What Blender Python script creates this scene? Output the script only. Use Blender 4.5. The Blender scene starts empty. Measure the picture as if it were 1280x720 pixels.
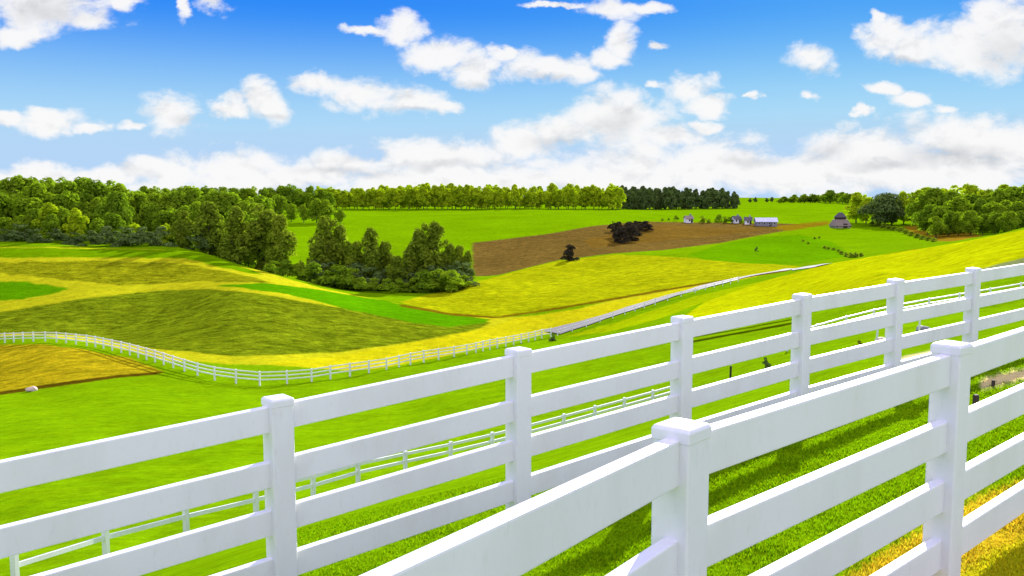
import bpy, bmesh, math, random
import numpy as np
from mathutils import Vector, Matrix
R = math.radians
random.seed(7)
rng = np.random.default_rng(11)
scene = bpy.context.scene
COL = scene.collection

# ------------------------------------------------------------------ camera numbers
F = 1108.5
CZ = 2.10                     # eye height above the lawn where the photographer stands
PITCH = math.atan(110 / F)
SP, CP = math.sin(PITCH), math.cos(PITCH)

def ray(px, py):
    """direction through a photo pixel, scaled so that its y (forward) component is 1"""
    a = (px - 640) / F; b = (360 - py) / F
    d = np.array([a, CP + b * SP, -SP + b * CP])
    return d / d[1]

def lin(c):
    out = []
    for v in c[:3]:
        v = v / 255
        out.append(v / 12.92 if v <= .04045 else ((v + .055) / 1.055) ** 2.4)
    return out

# ------------------------------------------------------------------ terrain: survey points (pixel column, pixel row, metres ahead)
S = []
def sv(px, py, Y):
    d = ray(px, py) * Y
    S.append((d[0], d[1], d[2]))
def sx(px, Y, h):                       # a point nobody sees: height given directly (relative to the eye)
    S.append(((px - 640) / F * Y, Y, h))
for px in (-80, 200, 500, 640, 852, 1190, 1400):
    sx(px, .7, -2.10); sx(px, 1.6, -2.08); 
for px in (-100, 150, 400, 640): sx(px, 3.0, -2.20)
sx(852, 3, -2.07); sx(1190, 4.45, -2.0); sx(1359, 5.9, -1.96); sx(1060, 3.8, -2.04)
# along the second fence
for px, py, Y in ((-138, 592, 4.14), (347, 495, 5.4), (648, 435, 6.67), (853, 395, 7.93), (1003, 367, 9.2), (1118, 348, 10.47), (1216, 335, 11.7), (1310, 322, 12.6)):
    d = ray(px, py) * Y; S.append((d[0], d[1], d[2] - 1.28))
# slope down to the small track fence
TRACK = [(-60, 762, 15.5), (20, 737, 16.5), (80, 717, 17), (180, 686, 20), (280, 656, 22.5), (370, 632, 25), (500, 598, 30), (630, 562, 35.5), (740, 531, 40), (835, 504, 45),
         (950, 455, 50), (1060, 412, 55), (1150, 396, 58), (1255, 377, 60), (1380, 352, 62)]
for t in TRACK: sv(*t)
for t in ((0, 800, 11), (640, 598, 13), (850, 545, 14), (1000, 500, 16), (1100, 470, 18), (1200, 445, 20), (1350, 420, 22),
          (900, 500, 28), (1050, 445, 34), (1200, 412, 38),
          (100, 640, 26), (0, 600, 35), (340, 540, 50), (100, 520, 60), (0, 495, 84), (-120, 520, 70), (640, 482, 65), (850, 432, 75), (1000, 402, 80),
          (1000, 372, 110), (850, 397, 110), (720, 440, 95), (1150, 335, 105), (1150, 365, 78), (1280, 330, 80),(500, 500, 70)): sv(*t)
# winding fence in the valley
WIND = [(0, 429, 128), (50, 427, 122), (90, 430, 116), (130, 436, 110), (165, 445, 104), (200, 455, 98), (235, 466, 93), (270, 476, 90), (305, 481, 88), (340, 482, 88),
        (430, 472, 94), (500, 459, 102), (560, 448, 110), (630, 434, 124), (690, 421, 140)]
for t in WIND: sv(*t)
sv(-120, 432, 135)
# left hills
for t in ((300, 446, 104), (150, 420, 132), (430, 440, 112), (300, 363, 150), (100, 385, 150), (500, 405, 135), (-80, 400, 150), (-100, 350, 175), (100, 340, 178), (250, 340, 178),
          (-80, 309, 202), (60, 309, 202), (200, 312, 200), (260, 322, 194), (320, 337, 186), (400, 360, 174), (500, 382, 160), (560, 394, 152), (620, 399, 152)): sv(*t)
for t in ((-80, 225, -10.8), (100, 225, -11), (250, 225, -13), (330, 212, -17.5), (420, 205, -20), (-80, 290, -11), (100, 290, -11.5), (250, 300, -14), (0, 400, -11)): sx(*t)
for t in ((460, 362, 205), (530, 362, 205), (580, 356, 205)): sv(*t)
# rows field and road
for t in ((760, 398, 148), (860, 366, 160), (930, 348, 172), (990, 338, 182), (700, 390, 156), (600, 372, 178), (700, 350, 215), (650, 339, 255), (770, 319, 275), (900, 323, 235), (840, 345, 200)): sv(*t)
# ploughed and far fields
for t in ((600, 340, 268), (592, 305, 345), (740, 284, 385), (900, 281, 425), (1000, 281, 440), (800, 305, 325), (500, 303, 340), (400, 300, 350), (430, 275, 470), (380, 262, 600), (600, 262, 600), (760, 262, 610),
          (860, 263, 640), (950, 257, 800), (1000, 252, 1100), (1080, 256, 800), (1000, 312, 290), (1000, 332, 225), (1060, 322, 250), (1140, 310, 270), (1050, 285, 440), (1120, 280, 450), (1160, 290, 380), (1240, 290, 350),
          (1400, 290, 340), (930, 270, 520), (1060, 268, 560)): sv(*t)
# right hill crest, with a dip behind it
for t in ((1040, 327, 165), (1100, 317, 152), (1200, 301, 130), (1280, 285, 114), (1400, 262, 105), (1100, 340, 100), (1230, 320, 92)): sv(*t)
for t in ((1110, 195, -14), (1200, 180, -12), (1280, 165, -10), (1400, 160, -9), (1300, 250, -10.5)): sx(*t)
for px in (-100, 150, 400, 640, 800): sx(px, 900, -6); sx(px, 1600, -9); sx(px, 6000, -12)
for px in (950, 1100, 1250, 1400): sx(px, 1600, -12); sx(px, 6000, -14)
sx(-100, 600, -7); sx(150, 600, -7); sx(1250, 600, -8); sx(1400, 600, -8); sx(1200, 900, -5)
S = np.array(S)
st = np.arctan2(S[:, 0], S[:, 1]); sr = np.log(np.hypot(S[:, 0], S[:, 1]))
P2 = np.stack([st * 2.6, sr], 1)
def U(r2): return .5 * r2 * np.log(r2 + 1e-12)
n = len(S)
dd = ((P2[:, None] - P2[None]) ** 2).sum(-1)
A = np.zeros((n + 3, n + 3)); A[:n, :n] = U(dd) + np.eye(n) * 2e-4
A[:n, n] = 1; A[:n, n + 1:] = P2; A[n, :n] = 1; A[n + 1:, :n] = P2.T
slope = S[:, 2] / np.hypot(S[:, 0], S[:, 1])          # interpolate the tangent, so far points weigh as they look
W = np.linalg.solve(A, np.concatenate([slope, np.zeros(3)]))

TH = np.concatenate([np.linspace(-math.pi, -R(42), 46)[:-1], np.linspace(-R(42), R(42), 760), np.linspace(R(42), math.pi, 46)[1:]])
LR = np.concatenate([np.linspace(math.log(.5), math.log(14), 170)[:-1], np.linspace(math.log(14), math.log(70), 110)[:-1], np.linspace(math.log(70), math.log(480), 560)[:-1], np.linspace(math.log(480), math.log(7000), 130)])
def sst(a, b, x):
    t = np.clip((x - a) / (b - a), 0, 1); return t * t * (3 - 2 * t)
def field_height():
    tc = np.clip(TH, -R(38), R(38))
    T, L = np.meshgrid(tc * 2.6, LR, indexing='ij')
    q = np.stack([T.ravel(), L.ravel()], 1)
    out = np.empty(len(q))
    for i in range(0, len(q), 20000):
        s = q[i:i + 20000]
        d2 = ((s[:, None] - P2[None]) ** 2).sum(-1)
        out[i:i + 20000] = U(d2) @ W[:n] + W[n] + s @ W[n + 1:]
    H = out.reshape(T.shape) * np.exp(L)
    back = np.interp(LR, np.log([.5, 5, 20, 100, 400, 7000]), [-2.1, -2.1, -2.6, -5, -8, -12])
    w = sst(R(48), R(110), np.abs(TH))[:, None]
    H = H * (1 - w) + back[None] * w
    r = np.exp(L)
    und = np.sin(r * .35 + T * 3) * .03 + np.sin(T * 23 + L * 9) * .0008 * np.clip(r, 0, 150)
    return H + CZ + und * sst(8, 30, r)
HG = field_height()
def height(x, y):
    x = np.asarray(x, float); y = np.asarray(y, float)
    t = np.arctan2(x, y); l = np.log(np.maximum(np.hypot(x, y), .5))
    fi = np.interp(t, TH, np.arange(len(TH))); fj = np.interp(l, LR, np.arange(len(LR)))
    i = np.minimum(fi.astype(int), len(TH) - 2); j = np.minimum(fj.astype(int), len(LR) - 2)
    a = fi - i; b = fj - j
    return (HG[i, j] * (1 - a) + HG[i + 1, j] * a) * (1 - b) + (HG[i, j + 1] * (1 - a) + HG[i + 1, j + 1] * a) * b
def gz(x, y): return float(height(x, y))
YS = np.exp(np.linspace(math.log(2.2), math.log(2500), 2600))
def at(px, py, ymin=0):
    """first point of the ground seen through a pixel"""
    d = ray(px, py)
    ys = YS[YS > ymin]
    z = CZ + d[2] * ys; h = height(d[0] * ys, ys)
    k = np.nonzero(z <= h)[0]
    y = ys[k[0]] if len(k) else ys[-1]
    return Vector((d[0] * y, y, gz(d[0] * y, y)))

# ------------------------------------------------------------------ helpers
def mesh_obj(name, verts, faces, mat, parent=None, smooth=False):
    me = bpy.data.meshes.new(name)
    me.from_pydata([tuple(v) for v in verts], [], faces)
    if smooth: me.shade_smooth()
    me.materials.append(mat)
    o = bpy.data.objects.new(name, me); COL.objects.link(o)
    if parent: o.parent = parent
    return o
def fast_mesh(name, V, quads=None, tris=None):
    V = np.asarray(V, np.float32); me = bpy.data.meshes.new(name)
    f = quads if quads is not None else tris; k = f.shape[1]
    me.vertices.add(len(V)); me.vertices.foreach_set('co', V.ravel())
    me.loops.add(f.size); me.loops.foreach_set('vertex_index', f.ravel().astype(np.int32))
    me.polygons.add(len(f)); me.polygons.foreach_set('loop_start', np.arange(0, f.size, k, dtype=np.int32))
    me.update(calc_edges=True)
    return me
def empty(name, loc, label, cat, group=None):
    o = bpy.data.objects.new(name, None); COL.objects.link(o); o.location = loc; o.empty_display_size = .2
    o['label'] = label; o['category'] = cat
    if group: o['group'] = group
    return o
def tag(o, label, cat, group=None):
    o['label'] = label; o['category'] = cat
    if group: o['group'] = group
    return o
class MB:
    def __init__(s): s.bm = bmesh.new()
    def box(s, M, bev=0, seg=2):
        """unit box through matrix M"""
        g = bmesh.ops.create_cube(s.bm, size=1, matrix=M)
        if bev:
            es = list({e for v in g['verts'] for e in v.link_edges})
            bmesh.ops.bevel(s.bm, geom=es, offset=bev, segments=seg, affect='EDGES', profile=.6)
        return s
    def poly(s, verts, faces):
        vs = [s.bm.verts.new(v) for v in verts]
        for f in faces: s.bm.faces.new([vs[i] for i in f])
        return s
    def build(s, name, mat, parent=None, smooth=False):
        me = bpy.data.meshes.new(name); 
        bmesh.ops.recalc_face_normals(s.bm, faces=s.bm.faces)
        s.bm.to_mesh(me); s.bm.free(); me.materials.append(mat)
        if smooth: me.shade_smooth()
        o = bpy.data.objects.new(name, me); COL.objects.link(o)
        if parent: o.parent = parent
        return o
def frame(a, b, up=Vector((0, 0, 1))):
    """matrix with x from a to b, z up-ish"""
    x = (b - a).normalized(); y = up.cross(x).normalized(); z = x.cross(y)
    return Matrix((x, y, z)).transposed().to_4x4(), (b - a).length
def bar(mb, a, b, thick, tall, bev=0, seg=2):
    M, L = frame(a, b)
    mb.box(Matrix.Translation((a + b) / 2) @ M @ Matrix.Diagonal((L, thick, tall, 1)), bev, seg)

# ------------------------------------------------------------------ materials
def nodes(name):
    m = bpy.data.materials.new(name); m.use_nodes = True
    nt = m.node_tree; nt.nodes.clear(); return m, nt
class G:
    def __init__(s, nt): s.nt = nt
    def n(s, t, **k):
        o = s.nt.nodes.new(t)
        for a, v in k.items(): setattr(o, a, v)
        return o
    def link(s, a, b): s.nt.links.new(a, b)
    def put(s, sock, v):
        if hasattr(v, 'links') or isinstance(v, bpy.types.NodeSocket): s.link(v, sock)
        elif v is not None: sock.default_value = v
    def math(s, op, a, b=None, c=None, clamp=False):
        o = s.n('ShaderNodeMath', operation=op, use_clamp=clamp)
        s.put(o.inputs[0], a); s.put(o.inputs[1], b)
        if c is not None: s.put(o.inputs[2], c)
        return o.outputs[0]
    def noise(s, vec, scale, detail=4, rough=.55, dist=0):
        o = s.n('ShaderNodeTexNoise'); 
        if vec is not None: s.link(vec, o.inputs['Vector'])
        o.inputs['Scale'].default_value = scale; o.inputs['Detail'].default_value = detail
        o.inputs['Roughness'].default_value = rough; o.inputs['Distortion'].default_value = dist
        return o
    def ramp(s, v, lo, hi, a=0., b=1., smooth=False):
        o = s.n('ShaderNodeMapRange', interpolation_type='SMOOTHSTEP' if smooth else 'LINEAR')
        s.put(o.inputs[0], v); s.put(o.inputs[1], lo); s.put(o.inputs[2], hi); s.put(o.inputs[3], a); s.put(o.inputs[4], b)
        return o.outputs[0]
    def mix(s, f, a, b, mode='MIX'):
        o = s.n('ShaderNodeMix', data_type='RGBA', blend_type=mode)
        s.put(o.inputs[0], f); s.put(o.inputs[6], a); s.put(o.inputs[7], b)
        return o.outputs[2]
    def scale(s, col, f):
        o = s.n('ShaderNodeVectorMath', operation='SCALE'); s.put(o.inputs[0], col); s.put(o.inputs[3], f); return o.outputs[0]

def plain(name, col, rough=.6, var=.15, nscale=3., bump=0., spec=.3):
    m, nt = nodes(name); g = G(nt)
    tc = g.n('ShaderNodeTexCoord'); geo = g.n('ShaderNodeNewGeometry')
    nz = g.noise(geo.outputs['Position'], nscale, 6, .6)
    f = g.ramp(nz.outputs[0], .3, .7, 1 - var, 1 + var)
    b = g.n('ShaderNodeBsdfPrincipled')
    g.link(g.scale((*col, ), f), b.inputs['Base Color']); b.inputs['Roughness'].default_value = rough
    b.inputs['Specular IOR Level'].default_value = spec
    if bump:
        bp = g.n('ShaderNodeBump'); bp.inputs['Strength'].default_value = bump; bp.inputs['Distance'].default_value = .02
        g.link(nz.outputs[0], bp.inputs['Height']); g.link(bp.outputs[0], b.inputs['Normal'])
    o = g.n('ShaderNodeOutputMaterial'); g.link(b.outputs[0], o.inputs[0]); return m

def vinyl_mat():
    m, nt = nodes('white_vinyl'); g = G(nt)
    geo = g.n('ShaderNodeNewGeometry')
    mp = g.n('ShaderNodeMapping'); mp.inputs['Scale'].default_value = (1, 1, .35); g.link(geo.outputs['Position'], mp.inputs['Vector'])
    a = g.noise(mp.outputs[0], 2.2, 5, .6); b_ = g.noise(mp.outputs[0], 38, 4, .6)
    dirt = g.math('ADD', g.ramp(a.outputs[0], .45, .8, 0, .5), g.ramp(b_.outputs[0], .58, .8, 0, .35), clamp=True)
    col = g.mix(dirt, (.80, .80, .81, 1), (.62, .62, .56, 1))
    b = g.n('ShaderNodeBsdfPrincipled'); g.link(col, b.inputs['Base Color'])
    b.inputs['Roughness'].default_value = .42; b.inputs['Specular IOR Level'].default_value = .35
    bp = g.n('ShaderNodeBump'); bp.inputs['Strength'].default_value = .06; bp.inputs['Distance'].default_value = .01
    g.link(b_.outputs[0], bp.inputs['Height']); g.link(bp.outputs[0], b.inputs['Normal'])
    o = g.n('ShaderNodeOutputMaterial'); g.link(b.outputs[0], o.inputs[0]); return m

def ground_mat():
    m, nt = nodes('meadow'); g = G(nt)
    geo = g.n('ShaderNodeNewGeometry'); pos = geo.outputs['Position']
    at_ = g.n('ShaderNodeAttribute', attribute_name='fieldcol'); tx = g.n('ShaderNodeAttribute', attribute_name='fieldtex')
    n1 = g.noise(pos, .05, 5, .55); n2 = g.noise(pos, .6, 5, .6); n3 = g.noise(pos, 9, 5, .7)
    st = g.n('ShaderNodeMapping'); st.inputs['Scale'].default_value = (.22, .55, .4); st.inputs['Rotation'].default_value = (0, 0, R(12)); g.link(pos, st.inputs['Vector'])
    n4 = g.noise(st.outputs[0], 1.5, 7, .72, 1.2)
    n5 = g.noise(pos, .35, 8, .75, .6)
    f = g.ramp(n1.outputs[0], .3, .7, .88, 1.12)
    f = g.math('MULTIPLY', f, g.ramp(n2.outputs[0], .3, .7, .82, 1.18))
    f = g.math('MULTIPLY', f, g.ramp(n3.outputs[0], .3, .7, .85, 1.15))
    n6 = g.noise(pos, 2.4, 6, .7); f = g.math('MULTIPLY', f, g.ramp(n6.outputs[0], .3, .7, .84, 1.16))
    amp = tx.outputs['Fac']
    s4 = g.ramp(n4.outputs[0], .38, .62, -1, 1); s5 = g.ramp(n5.outputs[0], .36, .64, -1, 1)
    sm = g.math('ADD', g.math('MULTIPLY', s4, .6), g.math('MULTIPLY', s5, .5))
    f = g.math('MULTIPLY', f, g.math('ADD', 1, g.math('MULTIPLY', sm, amp)))
    # slight shift between yellow and green
    hue = g.mix(g.ramp(n4.outputs[0], .35, .7, 0, 1), (.93, 1.02, 1.0, 1), (1.07, 1.0, .9, 1))
    col = g.mix(1, at_.outputs['Color'], hue, 'MULTIPLY')
    col = g.scale(col, f)
    b = g.n('ShaderNodeBsdfPrincipled'); g.link(col, b.inputs['Base Color']); b.inputs['Roughness'].default_value = .95
    b.inputs['Specular IOR Level'].default_value = 0.0
    bp = g.n('ShaderNodeBump'); bp.inputs['Strength'].default_value = .5; bp.inputs['Distance'].default_value = .05
    g.link(n3.outputs[0], bp.inputs['Height'])
    bp2 = g.n('ShaderNodeBump'); bp2.inputs['Distance'].default_value = 1.2; g.link(g.math('MULTIPLY', amp, 1.0), bp2.inputs['Strength'])
    g.link(n5.outputs[0], bp2.inputs['Height']); g.link(bp.outputs[0], bp2.inputs['Normal']); g.link(bp2.outputs[0], b.inputs['Normal'])
    o = g.n('ShaderNodeOutputMaterial'); g.link(b.outputs[0], o.inputs[0]); return m

def leaf_mat(name, c1, c2, rnd=.22, trans=.45):
    m, nt = nodes(name); g = G(nt)
    oi = g.n('ShaderNodeObjectInfo'); geo = g.n('ShaderNodeNewGeometry')
    nz = g.noise(geo.outputs['Position'], .35, 3, .5)
    t = g.math('ADD', g.math('MULTIPLY', oi.outputs['Random'], .6), g.math('MULTIPLY', nz.outputs[0], .5))
    col = g.mix(t, (*c1, 1), (*c2, 1))
    f = g.ramp(geo.outputs['Random Per Island'], 0, 1, 1 - rnd, 1 + rnd)
    col = g.scale(col, f)
    d = g.n('ShaderNodeBsdfDiffuse'); g.link(col, d.inputs[0]); tr = g.n('ShaderNodeBsdfTranslucent'); g.link(g.mix(1, col, (1.1, 1.2, .6, 1), 'MULTIPLY'), tr.inputs[0])
    mx = g.n('ShaderNodeMixShader'); mx.inputs[0].default_value = trans; g.link(d.outputs[0], mx.inputs[1]); g.link(tr.outputs[0], mx.inputs[2])
    o = g.n('ShaderNodeOutputMaterial'); g.link(mx.outputs[0], o.inputs[0]); return m

K = .40                                # photo colour of a sunlit surface -> base colour
def alb(c, k=K): return [v * k for v in lin(c)]
M_VINYL = vinyl_mat(); M_GROUND = ground_mat()
M_LEAF = leaf_mat('broad_leaves', (.15, .26, .014), (.30, .42, .016))
M_LEAF2 = leaf_mat('light_leaves', (.33, .45, .012), (.52, .62, .016))
M_DARK = leaf_mat('dark_leaves', (.09, .14, .035), (.14, .20, .045), trans=.15)
M_MID = leaf_mat('gully_leaves', (.17, .24, .018), (.29, .37, .022))
M_THICK = leaf_mat('thicket_leaves', (.045, .036, .022), (.06, .05, .026), trans=.2)
M_BROWN = leaf_mat('dry_leaves', (.10, .055, .02), (.12, .08, .03))
M_BARK = plain('bark', (.10, .075, .05), .9, .3, 6, .5)
M_ROAD = plain('road_gravel', (.115, .108, .115), .9, .12, 1.5)
M_WOOD = plain('dark_wood', (.05, .035, .025), .8, .3, 12, .3)
M_STONE = plain('pale_stone', (.55, .42, .32), .8, .2, 8, .6)
M_GSTONE = plain('grey_stone', (.25, .24, .26), .8, .25, 4, .6)
M_WALL = plain('white_wall', (.85, .85, .82), .8, .06, 1)
M_ROOF = plain('dark_roof', (.10, .085, .09), .7, .2, 1.5)
M_SLATE = plain('slate_roof', (.27, .20, .16), .7, .15, 1.5)
M_BWALL = plain('warm_stone_wall', (.36, .30, .24), .85, .2, 2)
M_METAL = plain('pale_metal_roof', (.62, .62, .72), .4, .08, 1, spec=.6)
M_GLASS = plain('dark_glass', (.03, .035, .04), .15, .05, 1, spec=.6)

# ------------------------------------------------------------------ ground mesh with its fields
def pip(poly, X, Y):
    inside = np.zeros(X.shape, bool); m = len(poly); j = m - 1
    for i in range(m):
        xi, yi = poly[i]; xj, yj = poly[j]
        c = ((yi > Y) != (yj > Y)) & (X < (xj - xi) * (Y - yi) / (yj - yi + 1e-9) + xi)
        inside ^= c; j = i
    return inside
def ground_poly(pts, step=14, ymin=0):
    out = []
    for (a, b) in zip(pts, pts[1:] + pts[:1]):
        k = max(1, int(math.hypot(b[0] - a[0], b[1] - a[1]) / step))
        for q in range(k):
            t = q / k; p = at(a[0] + (b[0] - a[0]) * t, a[1] + (b[1] - a[1]) * t, ymin); out.append((p.x, p.y))
    return out
LAWN = (150, 200, 8)
FIELDS = [  # outline seen from the survey point, colour, texture strength
    ([(-90, 426), (50, 419), (130, 431), (200, 448), (270, 472), (340, 479), (430, 469), (560, 445), (690, 416), (860, 364), (990, 336), (860, 352), (700, 392), (640, 397), (560, 393), (500, 380), (400, 360), (320, 337), (200, 312), (60, 309), (-90, 309)], (238, 236, 34), .14, 100),
    ([(-90, 310), (60, 310), (200, 312.5), (260, 322), (310, 336), (330, 344), (300, 340), (230, 323), (100, 322), (-90, 323)], (140, 190, 5), .08, 100),
    ([(-90, 331), (30, 328), (130, 326), (230, 330), (320, 347), (340, 354), (250, 352), (150, 357), (80, 350), (0, 342), (-90, 340)], (180, 186, 24), .6, 100),
    ([(-90, 350), (40, 353), (85, 361), (75, 366), (30, 374), (-90, 384)], (118, 190, 5), .06, 100),
    ([(-90, 398), (0, 391), (100, 374), (180, 365), (260, 361), (320, 367), (420, 384), (500, 394), (612, 404), (590, 414), (500, 430), (430, 440), (300, 446), (190, 436), (100, 419), (-90, 415)], (150, 172, 24), .65, 100),
    ([(270, 357), (330, 354), (390, 361), (480, 376), (540, 389), (612, 400), (605, 404), (560, 409), (520, 404), (440, 388), (360, 368), (300, 360)], (112, 190, 5), .06, 100),
    ([(-90, 432), (0, 431), (60, 431), (110, 438), (160, 448), (190, 459), (206, 466), (150, 469), (80, 479), (0, 491), (-90, 498)], (216, 196, 28), .5, 60),
    ([(-90, 497), (0, 490), (80, 478), (150, 468.5), (206, 465), (195, 469), (150, 472), (80, 482), (0, 494), (-90, 501)], (110, 90, 15), .2, 60),
    ([(330, 455), (430, 444), (540, 424), (620, 407), (640, 399), (720, 387), (830, 366), (900, 350), (985, 338), (930, 348), (860, 364), (760, 396), (690, 415), (560, 443), (430, 466), (350, 472)], (246, 238, 24), .12, 100),
    ([(500, 378), (560, 393), (620, 398), (700, 386), (820, 365), (900, 352), (985, 338), (1000, 333), (900, 325), (820, 320), (770, 318), (700, 326), (650, 338), (600, 351), (560, 361), (520, 372)], (210, 218, 16), .42, 150),
    ([(500, 383), (560, 394), (620, 398.5), (700, 387), (820, 366), (900, 352.5), (985, 339), (985, 337), (900, 350.5), (820, 363), (700, 384), (620, 396), (560, 391), (500, 380)], (150, 125, 18), .2, 140),
    ([(590, 304), (680, 293), (740, 283), (800, 277), (900, 278.5), (1000, 280), (1035, 277), (1030, 282), (980, 289), (940, 296), (900, 304), (830, 312.5), (765, 317), (700, 325), (650, 337), (592, 352)], (150, 122, 54), .5, 250),
    ([(730, 300), (830, 281), (900, 285), (960, 287), (900, 294), (820, 302), (740, 310)], (155, 122, 45), .25, 250),
    ([(960, 284), (1035, 276), (1040, 280), (985, 289)], (175, 150, 25), .15, 250),
    ([(860, 318), (900, 306), (945, 297), (1000, 293), (1040, 302), (1056, 313), (1058, 321), (1000, 330), (940, 330), (880, 325)], (128, 192, 4), .05, 220),
    ([(1128, 283), (1165, 281), (1205, 288), (1230, 295), (1190, 302), (1165, 301), (1140, 292)], (190, 155, 35), .2, 200),
    ([(1040, 331), (1090, 321), (1146, 311), (1150, 315), (1100, 326), (1040, 335)], (180, 150, 15), .25, 130),
    ([(960, 350), (1040, 329), (1100, 319), (1200, 303), (1280, 287), (1420, 262), (1420, 318), (1280, 336), (1150, 352), (1050, 368), (920, 392), (850, 398), (880, 378)], (228, 238, 10), .20, 60),
    ([(700, 422), (770, 403), (870, 370), (960, 350), (880, 378), (820, 400), (760, 415)], (196, 222, 8), .12, 90),
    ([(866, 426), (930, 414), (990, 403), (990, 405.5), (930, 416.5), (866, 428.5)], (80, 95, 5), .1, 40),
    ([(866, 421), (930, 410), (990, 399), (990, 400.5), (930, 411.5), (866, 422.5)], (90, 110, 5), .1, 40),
    ([(1190, 345), (1240, 333), (1300, 318), (1300, 326), (1240, 340), (1190, 352)], (165, 180, 110), .1, 60),
    ([(1030, 745), (1062, 720), (1110, 688), (1165, 655), (1215, 626), (1290, 597), (1330, 590), (1330, 800), (1030, 800)], (255, 226, 50), .30, 3),
    ([(1195, 722), (1240, 690), (1290, 668), (1330, 660), (1330, 800), (1195, 800)], (242, 236, 32), .25, 3),
    ([(1226, 475), (1250, 469), (1300, 458), (1300, 470), (1250, 481), (1226, 487)], (290, 265, 190), .1, 4),
    ([(1120, 448), (1150, 441), (1175, 435), (1175, 442), (1150, 447), (1120, 454)], (255, 245, 170), .1, 4),
]
def build_ground():
    T, L = np.meshgrid(TH, LR, indexing='ij'); r = np.exp(L)
    X = np.sin(T) * r; Y = np.cos(T) * r
    nt, nr = T.shape
    V = np.stack([X.ravel(), Y.ravel(), HG.ravel()], 1)
    i = np.arange(nt - 1)[:, None]; j = np.arange(nr - 1)[None]
    a = i * nr + j
    q = np.stack([a, a + nr, a + nr + 1, a + 1], -1).reshape(-1, 4)[:, ::-1]
    me = fast_mesh('ground', V, quads=np.ascontiguousarray(q)); me.shade_smooth()
    # wobble the borders a little
    wob = (np.sin(X * .9 + Y * .31) + np.sin(X * .23 - Y * .47 + 1.3) + np.sin(X * 2.1 + Y * 1.7)) * .0004 * r
    XX, YY = X + wob, Y + wob * 2
    C = np.empty(X.shape + (4,), np.float32); C[..., :3] = alb(LAWN); C[..., 3] = 1
    TX = np.full(X.shape, .05, np.float32)
    far = (r > 330); C[far, :3] = alb((150, 202, 5))
    for pts, col, tx, ymin in FIELDS:
        poly = ground_poly(pts, 14, ymin)
        msk = pip(poly, XX, YY)
        C[msk, :3] = alb(col); TX[msk] = tx
    # soften the steps between fields by one vertex
    for A_ in (C, TX):
        B = A_.copy(); B[1:-1, 1:-1] = (A_[1:-1, 1:-1] * 2 + A_[:-2, 1:-1] + A_[2:, 1:-1] + A_[1:-1, :-2] + A_[1:-1, 2:]) / 6; A_[:] = B
    ca = me.attributes.new('fieldcol', 'FLOAT_COLOR', 'POINT'); ca.data.foreach_set('color', C.reshape(-1))
    ta = me.attributes.new('fieldtex', 'FLOAT', 'POINT'); ta.data.foreach_set('value', TX.reshape(-1))
    me.materials.append(M_GROUND)
    o = bpy.data.objects.new('ground', me); COL.objects.link(o); o['kind'] = 'structure'
    return X, Y, C
GX, GY, GC = build_ground()
def ground_col(x, y):
    t = np.arctan2(x, y); l = np.log(np.hypot(x, y))
    i = np.rint(np.interp(t, TH, np.arange(len(TH)))).astype(int); j = np.rint(np.interp(l, LR, np.arange(len(LR)))).astype(int)
    return GC[i, j, :3]

def smooth_path(pts, step):
    """Catmull-Rom through (x, y) points, resampled"""
    out = []
    P = [pts[0]] + list(pts) + [pts[-1]]
    for k in range(1, len(P) - 2):
        p0, p1, p2, p3 = [np.array(P[k + d][:2], float) for d in (-1, 0, 1, 2)]
        for t in np.linspace(0, 1, 24, endpoint=False):
            out.append(.5 * ((2 * p1) + (-p0 + p2) * t + (2 * p0 - 5 * p1 + 4 * p2 - p3) * t * t + (-p0 + 3 * p1 - 3 * p2 + p3) * t ** 3))
    out.append(np.array(P[-1][:2], float)); out = np.array(out)
    s = np.concatenate([[0], np.cumsum(np.hypot(*np.diff(out, axis=0).T))])
    q = np.arange(0, s[-1], step)
    return np.stack([np.interp(q, s, out[:, 0]), np.interp(q, s, out[:, 1])], 1)

def ribbon(name, pix, width, mat, lift=.06, ymin=60):
    c = smooth_path([at(*p, ymin)[:2] for p in pix], 2.0)
    d = np.gradient(c, axis=0); d /= np.hypot(*d.T)[:, None]; nrm = np.stack([d[:, 1], -d[:, 0]], 1)
    V = []; Fc = []
    cols = 5
    for k in range(len(c)):
        for m in range(cols):
            w = (m / (cols - 1) - .5) * width * (1 + .12 * math.sin(k * .7))
            p = c[k] + nrm[k] * w
            V.append((p[0], p[1], gz(*p) + lift + .05 * (1 - (2 * m / (cols - 1) - 1) ** 2)))
    for k in range(len(c) - 1):
        for m in range(cols - 1):
            a = k * cols + m; Fc.append((a, a + 1, a + cols + 1, a + cols))
    o = mesh_obj(name, V, Fc, mat, smooth=True); o['kind'] = 'structure'; return o
def pixpath(pts, step=9):
    out = []
    c = smooth_path(pts, step)
    return [tuple(p) for p in c] + [pts[-1][:2]]
ribbon('road', pixpath([(690, 417), (730, 405), (790, 386), (860, 364.5), (930, 347), (990, 337), (1030, 332)]), 3.8, M_ROAD, .12, 100)

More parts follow.
